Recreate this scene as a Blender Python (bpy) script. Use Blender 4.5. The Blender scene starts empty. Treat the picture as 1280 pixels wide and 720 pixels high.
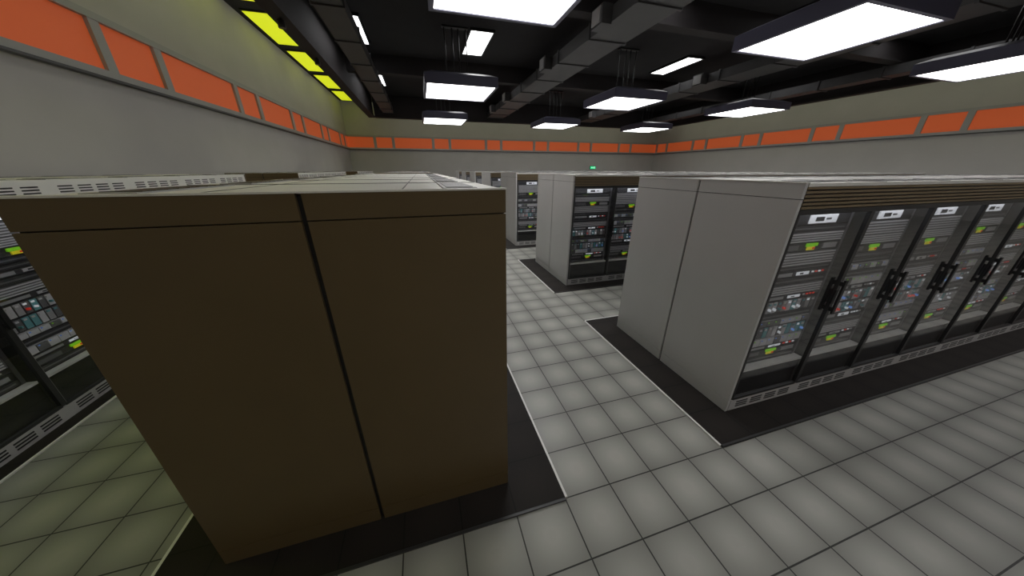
import bpy, math, random
from mathutils import Vector, Matrix
random.seed(7)
sc = bpy.context.scene
sc.view_settings.view_transform = 'Standard'
H = 2.3
D = 2.94          # lamp plane height above the eye
XL, XR = -1.9*D, 8.62*D
YF, YB = -5.97*D, 10.2*D
ZC = H + 1.745*D

# ---------------------------------------------------------------- materials
def newmat(name):
    m = bpy.data.materials.new(name); m.use_nodes = True
    nt = m.node_tree
    return m, nt, nt.nodes["Principled BSDF"]
def mat(name, col, rough=0.6, metal=0.0, emit=None, es=0.0, noise=0.0, nscale=6.0, spec=0.5):
    m, nt, b = newmat(name)
    b.inputs["Base Color"].default_value = (*col, 1)
    b.inputs["Roughness"].default_value = rough
    b.inputs["Metallic"].default_value = metal
    b.inputs["Specular IOR Level"].default_value = spec
    if emit:
        b.inputs["Emission Color"].default_value = (*emit, 1)
        b.inputs["Emission Strength"].default_value = es
    if noise > 0:
        tc = nt.nodes.new("ShaderNodeTexCoord")
        n = nt.nodes.new("ShaderNodeTexNoise"); n.inputs["Scale"].default_value = nscale
        n.inputs["Detail"].default_value = 4
        r = nt.nodes.new("ShaderNodeValToRGB")
        r.color_ramp.elements[0].position = 0.3; r.color_ramp.elements[1].position = 0.7
        r.color_ramp.elements[0].color = (*[c*(1-noise) for c in col], 1)
        r.color_ramp.elements[1].color = (*[min(1, c*(1+noise)) for c in col], 1)
        nt.links.new(tc.outputs["Object"], n.inputs["Vector"])
        nt.links.new(n.outputs["Fac"], r.inputs["Fac"])
        nt.links.new(r.outputs["Color"], b.inputs["Base Color"])
    return m

def tile_mat(name, c_mid, c_edge, c_grout, T, ox, oy, rough, grout=0.009, spec=0.5):
    m, nt, b = newmat(name)
    N = nt.nodes; L = nt.links
    g = N.new("ShaderNodeNewGeometry")
    s = N.new("ShaderNodeSeparateXYZ"); L.new(g.outputs["Position"], s.inputs[0])
    def M(op, a, bb=None):
        n = N.new("ShaderNodeMath"); n.operation = op
        for i, v in enumerate((a, bb)):
            if v is None: continue
            if isinstance(v, (int, float)): n.inputs[i].default_value = v
            else: L.new(v, n.inputs[i])
        return n.outputs[0]
    ds = []; cells = []
    for k, o in ((0, ox), (1, oy)):
        q = M('DIVIDE', M('SUBTRACT', s.outputs[k], o), T)
        f = M('FRACT', q); cells.append(M('FLOOR', q))
        ds.append(M('ABSOLUTE', M('SUBTRACT', f, 0.5)))
    mx = M('MAXIMUM', ds[0], ds[1])
    isg = M('GREATER_THAN', mx, 0.5 - grout/2/T)
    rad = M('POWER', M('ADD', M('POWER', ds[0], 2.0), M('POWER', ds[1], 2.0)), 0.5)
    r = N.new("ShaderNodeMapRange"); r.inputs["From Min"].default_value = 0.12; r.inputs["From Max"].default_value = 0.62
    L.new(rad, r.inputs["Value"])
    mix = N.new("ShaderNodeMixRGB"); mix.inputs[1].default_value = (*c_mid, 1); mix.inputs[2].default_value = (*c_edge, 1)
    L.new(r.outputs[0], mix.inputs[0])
    wn = N.new("ShaderNodeTexWhiteNoise"); wn.noise_dimensions = '2D'
    cv = N.new("ShaderNodeCombineXYZ"); L.new(cells[0], cv.inputs[0]); L.new(cells[1], cv.inputs[1]); L.new(cv.outputs[0], wn.inputs["Vector"])
    vr = N.new("ShaderNodeMapRange"); vr.inputs["To Min"].default_value = 0.95; vr.inputs["To Max"].default_value = 1.04
    L.new(wn.outputs["Value"], vr.inputs["Value"])
    mul = N.new("ShaderNodeVectorMath"); mul.operation = 'SCALE'
    L.new(mix.outputs[0], mul.inputs[0]); L.new(vr.outputs[0], mul.inputs["Scale"])
    mg = N.new("ShaderNodeMixRGB"); mg.inputs[2].default_value = (*c_grout, 1)
    L.new(isg, mg.inputs[0]); L.new(mul.outputs[0], mg.inputs[1])
    L.new(mg.outputs[0], b.inputs["Base Color"])
    b.inputs["Roughness"].default_value = rough
    b.inputs["Specular IOR Level"].default_value = spec
    return m

T=0.385
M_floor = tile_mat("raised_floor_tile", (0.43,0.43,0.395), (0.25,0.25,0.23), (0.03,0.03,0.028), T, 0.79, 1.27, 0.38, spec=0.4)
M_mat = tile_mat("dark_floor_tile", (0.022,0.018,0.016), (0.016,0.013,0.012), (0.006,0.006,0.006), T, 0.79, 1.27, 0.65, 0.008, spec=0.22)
M_wall = mat("painted_wall", (0.44,0.43,0.415), 0.75, noise=0.04, nscale=0.7)
M_ceil = mat("black_ceiling", (0.012,0.011,0.013), 0.9, noise=0.15, nscale=1.5)
M_beam = mat("ceiling_beam_dark", (0.014,0.011,0.012), 0.8, noise=0.1)
M_duct = mat("duct_metal", (0.06,0.06,0.062), 0.5, 0.2, noise=0.08, nscale=2)
M_grey = mat("rack_grey_paint", (0.53,0.525,0.52), 0.45, noise=0.02, nscale=2)
M_brown = mat("rack_brown_shaded", (0.125,0.088,0.042), 0.35, noise=0.04, nscale=3)  # shade on the end panel put into this dark brown base colour
M_top = mat("rack_top_cream", (0.76,0.75,0.71), 0.45, noise=0.02)
M_black = mat("black_plastic", (0.012,0.012,0.013), 0.4)
M_frame = mat("door_frame_dark", (0.05,0.05,0.052), 0.35, 0.4)
M_slat = mat("bronze_louver", (0.26,0.20,0.12), 0.4, 0.3)
M_trim = mat("edge_trim_white", (0.8,0.8,0.78), 0.4)
M_rail = mat("band_rail_grey", (0.33,0.33,0.33), 0.5)
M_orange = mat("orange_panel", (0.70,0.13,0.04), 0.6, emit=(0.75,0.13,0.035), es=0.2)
M_lamp = mat("lamp_diffuser", (0.9,0.9,0.9), 0.5, emit=(1,0.99,0.97), es=6.8)
M_lamp_added = mat("lamp_diffuser_added", (0.9,0.9,0.9), 0.5, emit=(1,0.99,0.97), es=2.2)  # for unseen pendants added behind the camera to light the rack fronts
M_strip = mat("ceiling_panel_diffuser", (0.9,0.9,0.9), 0.5, emit=(1,0.99,1.0), es=4.0)
M_wash = mat("unseen_wall_wash", (0.9,0.9,0.8), 0.5, emit=(1,1.0,0.68), es=6.0)  # unseen glowing strip added to brighten the upper walls
M_wash_left = mat("unseen_wall_wash_left", (0.9,0.9,0.5), 0.5, emit=(1,0.98,0.88), es=5.0)  # same added wall wash, whiter, for the left wall
M_navy = mat("lamp_housing_navy", (0.085,0.085,0.135), 0.4)
M_yel = mat("yellow_skylight", (0.6,0.65,0.05), 0.5, emit=(0.62,0.70,0.01), es=0.9)
M_sv = [mat("server_dark", (0.05,0.05,0.055), 0.4), mat("server_charcoal", (0.18,0.18,0.19), 0.4),
        mat("server_silver", (0.7,0.7,0.73), 0.35), mat("server_slat", (0.45,0.45,0.47), 0.4)]
M_white = mat("server_label_white", (0.85,0.85,0.88), 0.4, emit=(0.8,0.85,0.9), es=0.35)
M_green = mat("label_green", (0.25,0.75,0.03), 0.5, emit=(0.3,0.8,0.02), es=0.25)
M_yl = mat("label_yellow", (0.85,0.75,0.03), 0.5, emit=(0.8,0.7,0.02), es=0.25)
M_red = mat("led_red", (0.6,0.04,0.03), 0.5, emit=(0.8,0.05,0.03), es=0.3)
M_teal = mat("cable_teal", (0.18,0.45,0.49), 0.5)
M_blue = mat("led_blue", (0.1,0.2,0.6), 0.5, emit=(0.2,0.4,0.9), es=0.4)
M_fill = mat("hidden_server_fill", (0.9,0.9,0.9), 0.5, emit=(0.95,0.97,1.0), es=4.5)  # unseen glow added behind the door header to brighten the servers
M_exit = mat("exit_sign_green", (0.02,0.5,0.2), 0.5, emit=(0.02,0.8,0.3), es=1.0)
M_door = mat("door_dark", (0.09,0.09,0.10), 0.5)
M_glass = bpy.data.materials.new("smoked_glass"); M_glass.use_nodes = True
nt = M_glass.node_tree; nt.nodes.clear()
o = nt.nodes.new("ShaderNodeOutputMaterial"); mx = nt.nodes.new("ShaderNodeMixShader")
tr = nt.nodes.new("ShaderNodeBsdfTransparent"); tr.inputs[0].default_value = (0.90,0.90,0.91,1)
gl = nt.nodes.new("ShaderNodeBsdfGlossy"); gl.inputs["Roughness"].default_value = 0.04
lw = nt.nodes.new("ShaderNodeLayerWeight"); lw.inputs[0].default_value = 0.5
pw = nt.nodes.new("ShaderNodeMath"); pw.operation='POWER'; pw.inputs[1].default_value=3.0
ad = nt.nodes.new("ShaderNodeMath"); ad.operation='MULTIPLY_ADD'; ad.inputs[1].default_value=0.75; ad.inputs[2].default_value=0.07
nt.links.new(lw.outputs["Facing"], pw.inputs[0]); nt.links.new(pw.outputs[0], ad.inputs[0])
nt.links.new(ad.outputs[0], mx.inputs[0]); nt.links.new(tr.outputs[0], mx.inputs[1]); nt.links.new(gl.outputs[0], mx.inputs[2])
nt.links.new(mx.outputs[0], o.inputs[0])

# ---------------------------------------------------------------- mesh builder
class MB:
    def __init__(s): s.v=[]; s.f=[]; s.m=[]; s.mats=[]
    def mi(s, m):
        if m not in s.mats: s.mats.append(m)
        return s.mats.index(m)
    def box(s, x0,x1,y0,y1,z0,z1, m, inset=0.0):
        b=len(s.v); i=inset
        s.v += [(x0,y0,z0),(x1,y0,z0),(x1,y1,z0),(x0,y1,z0),(x0+i,y0+i,z1),(x1-i,y0+i,z1),(x1-i,y1-i,z1),(x0+i,y1-i,z1)]
        k=s.mi(m)
        for q in ((0,3,2,1),(4,5,6,7),(0,1,5,4),(1,2,6,5),(2,3,7,6),(3,0,4,7)):
            s.f.append(tuple(b+a for a in q)); s.m.append(k)
    def quad(s, pts, m):
        b=len(s.v); s.v+=pts; s.f.append((b,b+1,b+2,b+3)); s.m.append(s.mi(m))
    def cyl(s, x,y,z0,z1,r,m,n=10):
        b=len(s.v); k=s.mi(m)
        for z in (z0,z1):
            for a in range(n):
                t=2*math.pi*a/n; s.v.append((x+r*math.cos(t), y+r*math.sin(t), z))
        for a in range(n):
            s.f.append((b+a,b+(a+1)%n,b+n+(a+1)%n,b+n+a)); s.m.append(k)
        s.f.append(tuple(b+a for a in reversed(range(n)))); s.m.append(k)
        s.f.append(tuple(b+n+a for a in range(n))); s.m.append(k)
    def mesh(s, name):
        me=bpy.data.meshes.new(name); me.from_pydata(s.v,[],s.f)
        for m in s.mats: me.materials.append(m)
        me.polygons.foreach_set("material_index", s.m); me.update()
        return me
    def obj(s, name, parent=None, loc=(0,0,0), rot=0.0):
        ob=bpy.data.objects.new(name, s.mesh(name)); sc.collection.objects.link(ob)
        ob.location=loc; ob.rotation_euler=(0,0,rot)
        if parent: ob.parent=parent
        return ob
def empty(name, loc=(0,0,0), rot=0.0):
    e=bpy.data.objects.new(name,None); sc.collection.objects.link(e); e.location=loc; e.rotation_euler=(0,0,rot); return e

# ---------------------------------------------------------------- room shell
def shell(name, *b, m):
    q=MB(); q.box(*b, m); return q.obj(name)
t=0.2
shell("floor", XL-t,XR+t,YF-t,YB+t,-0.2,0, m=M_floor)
shell("ceiling", XL-t,XR+t,YF-t,YB+t,ZC,ZC+0.2, m=M_ceil)
shell("wall_left", XL-t,XL,YF-t,YB+t,0,ZC, m=M_wall)
shell("wall_right", XR,XR+t,YF-t,YB+t,0,ZC, m=M_wall)
shell("wall_back", XL,XR,YB,YB+t,0,ZC, m=M_wall)
shell("wall_front", XL,XR,YF-t,YF,0,ZC, m=M_wall)

ZB0, ZB1 = H+0.595*D, H+0.875*D
def band(length, centres, loc, rot):
    q=MB()
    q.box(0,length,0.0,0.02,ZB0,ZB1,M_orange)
    q.box(0,length,0,0.09,ZB1,ZB1+0.13,M_rail)
    q.box(0,length,0,0.05,ZB1+0.13,ZB1+0.17,M_wall)
    q.box(0,length,0,0.09,ZB0-0.13,ZB0,M_rail)
    q.box(0,length,0,0.13,ZB0-0.17,ZB0-0.13,M_frame)
    for c in centres:
        for s_ in (-1,1):
            x=c+s_*0.25*D
            if 0.1<x<length-0.1: q.box(x-0.11,x+0.11,0,0.08,ZB0,ZB1,M_rail)
    q.obj("orange_wall_band", loc=loc, rot=rot)
LY=YB-YF; LX=XR-XL
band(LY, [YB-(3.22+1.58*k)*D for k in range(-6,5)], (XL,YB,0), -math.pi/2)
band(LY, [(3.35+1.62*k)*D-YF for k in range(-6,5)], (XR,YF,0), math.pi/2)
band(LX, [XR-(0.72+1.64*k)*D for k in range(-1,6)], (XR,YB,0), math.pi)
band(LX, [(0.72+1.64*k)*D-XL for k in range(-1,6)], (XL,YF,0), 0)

q=MB(); yb=YB-0.01
q.box(16.9,17.0,yb-0.08,yb,0,2.25,M_rail); q.box(18.5,18.6,yb-0.08,yb,0,2.25,M_rail); q.box(16.9,18.6,yb-0.08,yb,2.15,2.25,M_rail)
q.box(17.0,17.74,yb-0.05,yb,0.01,2.15,M_door); q.box(17.76,18.5,yb-0.05,yb,0.01,2.15,M_door)
q.box(17.66,17.70,yb-0.12,yb-0.05,0.9,1.2,M_trim); q.box(17.80,17.84,yb-0.12,yb-0.05,0.9,1.2,M_trim)
q.obj("door_1")
q=MB(); q.box(17.4,18.1,YB-0.08,YB,2.36,2.66,M_frame); q.box(17.44,18.06,YB-0.1,YB-0.08,2.39,2.63,M_exit)
q.box(17.55,17.8,YB-0.105,YB-0.1,2.48,2.54,M_white); q.box(17.85,17.95,YB-0.105,YB-0.1,2.43,2.59,M_white)
q.obj("exit_sign")

# ---------------------------------------------------------------- ceiling gear
ZR=H+1.26*D
bi=1.02*D; bl=0.90*D; bw=0.3
def beam(x0,x1,y0,y1,ax,side,mc=None):
    mc=mc or M_wash
    q=MB(); q.box(x0,x1,y0,y1,ZR+0.08,ZC-0.001,M_beam)
    if ax=='y': q.box(x0-0.06,x1+0.06,y0,y1,ZR-0.05,ZR+0.08,M_beam)
    else: q.box(x0,x1,y0-0.06,y1+0.06,ZR-0.05,ZR+0.08,M_beam)
    a=0.05  # added wall-wash strip, hidden on the beam's wall side
    if ax=='y':
        xx=x0-a if side<0 else x1; q.box(xx,xx+a,y0+0.3,y1-0.3,ZR+0.35,ZR+0.47,mc)
    else:
        yy=y0-a if side<0 else y1; q.box(x0+0.3,x1-0.3,yy,yy+a,ZR+0.35,ZR+0.47,mc)
    q.obj("ceiling_beam")
beam(XL+bl-bw,XL+bl,YF+bi,YB-bi+bw,'y',-1,M_wash_left)
beam(XR-bi,XR-bi+bw,YF+bi,YB-bi+bw,'y',1)
beam(XL+bl+0.1,XR-bi-0.1,YB-bi,YB-bi+bw,'x',1)
beam(XL+bl+0.1,XR-bi-0.1,YF+bi-bw,YF+bi,'x',-1)
for y in (-4.7,-1.99,0.75,3.5,6.24):
    q=MB(); q.box(XL+bl+0.1,XR-bi-0.1,y*D-0.15,y*D+0.15,H+1.5*D,ZC-0.001,M_beam)
    q.box(XL+bl+0.1,XR-bi-0.1,y*D-0.22,y*D+0.22,H+1.5*D-0.05,H+1.5*D+0.03,M_beam); q.obj("ceiling_beam")
for x0,x1 in ((1.95,2.4),(4.75,5.2),(7.05,7.3),(-0.75,-0.5)):
    q=MB(); z0=H+1.34*D; z1=H+1.5*D-0.055
    q.box(x0*D,x1*D,YF+bi+0.2,YB-bi-0.2,z0,z1-0.03,M_duct)
    y=YF+bi+1.2
    while y<YB-bi-1:
        q.box(x0*D-0.04,x1*D+0.04,y-0.04,y+0.04,z0-0.04,z1,M_duct)
        y+=2.4
    if x0 in (1.95,4.75):
        for yy in (3.3,4.75,6.9,8.2):
            q.box(x0*D-0.32,x0*D,yy*D-0.3,yy*D+0.3,z0-0.05,z1,M_duct)
            q.box(x0*D-0.36,x0*D-0.32,yy*D-0.22,yy*D+0.22,z0,z1-0.05,M_rail)
    q.obj("air_duct")
for cx in (-0.68,1.0,2.8,4.6,6.5):
    for cy in (-4.3,-1.95,0.45-0.1,2.9,5.28,7.68):
        q=MB(); w=0.15*D; l=0.45*D; X=cx*D; Y=cy*D
        for a,b_,c,d in ((X-w-0.06,X-w,Y-l-0.06,Y+l+0.06),(X+w,X+w+0.06,Y-l-0.06,Y+l+0.06),(X-w,X+w,Y-l-0.06,Y-l),(X-w,X+w,Y+l,Y+l+0.06)):
            q.box(a,b_,c,d,ZC-0.09,ZC-0.001,M_black)
        q.box(X-w,X+w,Y-l,Y+l,ZC-0.07,ZC-0.001,M_strip); q.obj("ceiling_light_panel")
for k in range(-4,7):
    y=(1.25+1.3*k)*D
    x0=XL+0.09*D; x1=XL+0.46*D; y0=y-0.05*D; y1=min(y+0.95*D,YB-0.3)
    q=MB(); q.box(x0-0.05,x1+0.05,y0-0.05,y1+0.05,ZC-0.05,ZC-0.001,M_black)
    q.box(x0,x1,y0,y1,ZC-0.07,ZC-0.05,M_yel); q.obj("yellow_ceiling_light")

def pendant(cx,cy,lm):
    e=empty("pendant_light",(cx,cy,H+D)); s=0.435*D
    q=MB(); hh=0.33
    q.box(-s-.09,s+.09,-s-.09,-s,0,hh,M_navy); q.box(-s-.09,s+.09,s,s+.09,0,hh,M_navy)
    q.box(-s-.09,-s,-s,s,0,hh,M_navy); q.box(s,s+.09,-s,s,0,hh,M_navy)
    q.box(-s-.09,s+.09,-s-.09,s+.09,hh,hh+0.12,M_navy,inset=0.28)
    q.box(-0.5,0.5,-0.12,0.12,hh+.12,hh+.20,M_black)
    q.obj("housing",e)
    q=MB(); q.box(-s,s,-s,s,0.02,0.06,lm); q.obj("diffuser",e)
    q=MB()
    for x in (-0.42,-0.12,0.12,0.42): q.cyl(x,0,hh+0.19,ZC-H-D-0.002,0.025,M_black)
    q.box(-0.5,0.5,-0.1,0.1,ZC-H-D-0.05,ZC-H-D-0.002,M_black)
    q.obj("suspension_rods",e)
for i in range(3):
    for j in range(-2,3):
        pendant((0.635+2.69*i)*D,(2.13+2.74*j)*D, M_lamp if j>=0 else M_lamp_added)  # negative rows are added out of view to brighten the rack fronts
for k in range(5):  # made-up spots under the left beam, added to tint the aisle floor green
    y=2.0+3.0*k
    q=MB(); q.cyl(0,0,0.0,0.16,0.09,M_black,16); q.cyl(0,0,0.16,0.2,0.04,M_black,12)
    ob=q.obj("added_tint_fixture",loc=(XL+bl-bw/2,y,ZR-0.25))
    ld=bpy.data.lights.new("added_tint_spot",'SPOT'); ld.energy=38; ld.color=(0.75,1.0,0.12); ld.spot_size=math.radians(75); ld.spot_blend=0.8; ld.shadow_soft_size=0.08
    lo=bpy.data.objects.new("added_tint_spot",ld); sc.collection.objects.link(lo); lo.parent=ob; lo.location=(0,0,-0.02)

# ---------------------------------------------------------------- racks
W=0.915; DP=0.917; HR=2.195
def rack_mesh(seed, mir=False, vented=False):
    rnd=random.Random(seed); q=MB()
    q.box(0.0,0.02,0.03,DP,0.13,HR-0.02,M_frame); q.box(W-0.02,W,0.03,DP,0.13,HR-0.02,M_frame)
    q.box(0.02,W-0.02,0.30,0.32,0.13,HR-0.02,M_black)
    q.box(0,W,0.0,DP,HR-0.025,HR,M_top)
    q.box(0.1,W-0.1,0.12,0.30,HR,HR+0.006,M_rail)
    for i in range(9): q.box(0.13+i*0.072,0.18+i*0.072,0.14,0.28,HR+0.006,HR+0.009,M_frame)
    q.box(0.003,W-0.003,0.5,0.506,HR,HR+0.002,M_frame)
    q.box(W-0.006,W,0.0,DP,HR,HR+0.003,M_frame)
    q.box(0,W,0.0,DP,0,0.13,M_grey)
    for i in range(4):
        for r in range(3):
            x=0.08+i*0.2; q.box(x,x+0.15,-0.004,0.0,0.035+r*0.028,0.047+r*0.028,M_black)
    q.box(0.02,W-0.02,0.05,0.07,0.13,0.44,M_black)
    q.box(0.03,W-0.03,0.03,0.10,0.44,0.466,M_trim)
    if vented:
        q.box(0.0,W,0.0,0.06,2.0,HR-0.025,M_top)
        for i in range(4):
            for r in range(3): q.box(0.07+i*0.2,0.21+i*0.2,-0.004,0,2.07+r*0.028,2.082+r*0.028,M_black)
    else:
        q.box(0.0,W,0.03,0.06,2.0,HR-0.025,M_frame)
        for i in range(6): q.box(0.0,W,0.0,0.03,2.005+i*0.029,2.005+i*0.029+0.017,M_slat)
    q.box(0,0.022,0,0.03,0.14,2.0,M_frame); q.box(W-0.022,W,0,0.03,0.14,2.0,M_frame)
    q.box(0.022,0.028,0.004,0.03,0.14,2.0,M_rail)
    q.box(0.02,W-0.02,0,0.03,0.13,0.155,M_frame); q.box(0.02,W-0.02,0,0.03,1.96,2.0,M_frame)
    q.box(0.04,W-0.04,0.031,0.055,1.975,1.99,M_fill)  # added fill glow, kept out of sight
    hx = (lambda a: W-a) if mir else (lambda a: a)
    def hb(a,b,*r): 
        p,s=hx(a),hx(b); q.box(min(p,s),max(p,s),*r)
    hb(W-0.026,W+0.008,-0.042,-0.025,1.0,1.34,M_black); hb(W-0.02,W+0.004,-0.03,0.0,1.02,1.06,M_black); hb(W-0.02,W+0.004,-0.03,0.0,1.28,1.32,M_black)
    hb(W-0.045,W-0.02,-0.012,0,1.1,1.24,M_black)
    q.box(0.03,0.06,0.10,0.3,0.466,1.98,M_sv[1]); q.box(W-0.06,W-0.03,0.10,0.3,0.466,1.98,M_sv[1])
    xa,xb=0.065,W-0.065; w=xb-xa; y=0.10
    def unit(z0,h,kind):
        z1=z0+h-0.006
        if kind=='slat':
            q.box(xa,xb,y,0.28,z0,z1,M_sv[1])
            n=max(2,int(h/0.022))
            for i in range(n): q.box(xa+0.02,xb-0.02,y-0.008,y,z0+0.004+i*(h-0.006)/n,z0+0.004+i*(h-0.006)/n+0.011,M_sv[2])
        elif kind=='drive':
            q.box(xa,xb,y,0.28,z0,z1,M_sv[3])
            n=8
            for i in range(n):
                x0=xa+0.015+i*(w-0.03)/n; q.box(x0,x0+(w-0.03)/n-0.008,y-0.012,y,z0+0.008,z1-0.008,M_sv[2] if rnd.random()<.6 else M_sv[1])
                q.box(x0+0.01,x0+0.022,y-0.015,y-0.012,z1-0.025,z1-0.015,M_green if rnd.random()<.5 else M_blue)
        elif kind=='blade':
            q.box(xa,xb,y,0.28,z0,z1,M_sv[0])
            n=12
            for i in range(n):
                x0=xa+0.012+i*(w-0.024)/n; ww=(w-0.024)/n
                q.box(x0,x0+ww-0.012,y-0.006,y,z0+0.008,z1-0.008,rnd.choice([M_sv[1],M_sv[3],M_sv[2],M_teal]))
                if rnd.random()<.5:
                    q.box(x0+0.008,x0+0.02,y-0.03,y-0.006,z0+h*.3,z0+h*.3+0.02,rnd.choice([M_red,M_teal,M_white,M_blue]))
                q.box(x0+0.004,x0+0.03,y-0.012,y-0.006,z1-0.035,z1-0.018,rnd.choice([M_white,M_sv[2],M_teal]))
        elif kind=='panel':
            q.box(xa,xb,y,0.28,z0,z1,M_sv[0])
            q.box(xa+0.04,xa+0.30,y-0.006,y,z0+0.012,z1-0.012,M_sv[3])
            q.box(xa+0.36,xa+0.52,y-0.006,y,z0+0.012,z1-0.012,M_white if rnd.random()<.5 else M_sv[2])
            q.box(xa+0.40,xa+0.44,y-0.009,y-0.006,z0+0.02,z1-0.02,M_sv[0])
            for i in range(4): q.box(xa+0.56+i*0.045,xa+0.585+i*0.045,y-0.006,y,z0+h*.4,z0+h*.4+0.014,rnd.choice([M_red,M_white,M_sv[2]]))
        elif kind=='console':
            q.box(xa,xb,y,0.28,z0,z1,M_sv[0])
            q.box(xa+0.26,xa+0.60,y-0.008,y,z0+0.012,z1-0.012,M_white)
            q.box(xa+0.33,xa+0.43,y-0.011,y-0.008,z0+0.03,z1-0.03,M_sv[0]); q.box(xa+0.46,xa+0.52,y-0.011,y-0.008,z0+0.04,z0+0.055,M_sv[1])
        elif kind=='label':
            q.box(xa,xb,y,0.28,z0,z1,M_sv[0]); 
            q.box(xa+0.34,xa+0.48,y-0.01,y,z0+h*.5,z1-0.006,M_green); q.box(xa+0.36,xa+0.45,y-0.01,y,z0+0.008,z0+h*.46,M_yl)
            q.box(xa+0.42,xa+0.45,y-0.013,y-0.01,z0+h*.2,z0+h*.4,M_red)
            q.box(xa+0.03,xa+0.25,y-0.006,y,z0+0.015,z1-0.015,M_sv[1]); q.box(xa+0.56,xa+0.74,y-0.006,y,z0+0.015,z1-0.015,M_sv[3])
        else:
            q.box(xa,xb,y,0.28,z0,z1,M_sv[0]); q.box(xa+0.03,xb-0.03,y-0.004,y,z0+h*.35,z0+h*.55,M_sv[1])
    seq=[('blank',.06),('label',.075),('panel',.05),('slat',.10),('blade',.13),('panel',.06),('blank',.07),('blade',.13),('panel',.055),('drive',.09),('blank',.07),('drive',.07),
         ('blank',.05),('slat',.13),('label',.08),('slat',.09),('blank',.06),('console',.10)]
    z=0.475; 
    if seed%2:
        seq[3],seq[9]=seq[9],seq[3]; seq[5],seq[11]=seq[11],seq[5]
    if seed%3==0:
        seq[4],seq[6]=seq[6],seq[4]; seq[13],seq[16]=seq[16],seq[13]
    tot=sum(s[1] for s in seq); sc_=(1.955-0.475)/tot
    for k,h in seq: unit(z,h*sc_,k); z+=h*sc_
    q.quad([(0.028,0.015,0.155),(W-0.028,0.015,0.155),(W-0.028,0.015,1.96),(0.028,0.015,1.96)],M_glass)
    return q.mesh("rack_cabinet")
RM={}
for v in (False,True):
    for mr in (False,True):
        RM[(mr,v)]=[rack_mesh(s,mr,v) for s in range(4)]

def row(loc, rot, n, panel_mat, mx=0.39, my=0.29, vented=False):
    e=empty("server_rack_row",(loc[0],loc[1],0.012),rot)
    for i in range(n):
        for side in (0,1):
            ob=bpy.data.objects.new("rack_cabinet", RM[(side==1,vented)][(i*3+side+int(loc[1]))%4]); sc.collection.objects.link(ob); ob.parent=e
            if side==0: ob.location=(0.04+i*W,0,0)
            else: ob.location=(0.04+(i+1)*W,2*DP,0); ob.rotation_euler=(0,0,math.pi)
    q=MB(); L=n*W+0.08
    for a,b in ((0.0,DP-0.012),(DP+0.012,2*DP)):
        for xx in ((0.0,0.03),(L-0.03,L)):
            q.box(xx[0],xx[1],a,b,0.125,2.075,panel_mat); q.box(xx[0],xx[1],a,b,2.081,HR,panel_mat); q.box(xx[0],xx[1],a,b,0.0,0.119,panel_mat)
    q.box(0.02,0.04,0.005,2*DP-0.005,0.0,HR-0.01,M_black); q.box(L-0.04,L-0.02,0.005,2*DP-0.005,0.0,HR-0.01,M_black)
    q.box(-0.004,0.04,-0.004,2*DP+0.004,HR,HR+0.008,M_top); q.box(L-0.04,L+0.004,-0.004,2*DP+0.004,HR,HR+0.008,M_top)
    q.obj("end_panels",e)
    m=MB()
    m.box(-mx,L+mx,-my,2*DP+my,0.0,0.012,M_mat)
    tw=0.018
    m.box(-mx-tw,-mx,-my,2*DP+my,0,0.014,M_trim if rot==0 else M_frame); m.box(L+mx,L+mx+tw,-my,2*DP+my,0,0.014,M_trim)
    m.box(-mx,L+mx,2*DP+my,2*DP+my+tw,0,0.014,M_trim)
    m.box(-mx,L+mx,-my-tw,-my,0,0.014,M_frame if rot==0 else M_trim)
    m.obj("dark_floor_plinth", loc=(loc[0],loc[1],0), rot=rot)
    return e

XR0=2.725
for kk in range(7):
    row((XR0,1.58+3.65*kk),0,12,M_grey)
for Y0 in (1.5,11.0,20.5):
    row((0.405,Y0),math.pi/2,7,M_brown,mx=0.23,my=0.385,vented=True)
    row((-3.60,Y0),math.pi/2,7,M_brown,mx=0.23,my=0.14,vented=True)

# ---------------------------------------------------------------- world + camera
w=bpy.data.worlds.new("world"); sc.world=w; w.use_nodes=True
w.node_tree.nodes["Background"].inputs[0].default_value=(0.05,0.05,0.05,1)
cam=bpy.data.cameras.new("camera"); co=bpy.data.objects.new("camera",cam); sc.collection.objects.link(co)
cam.sensor_width=36; cam.lens=364/1280*36; cam.clip_start=0.05; cam.clip_end=200
co.location=(0,0,H); co.rotation_euler=(math.radians(90-22.1),0,math.radians(-16.3))
sc.camera=co
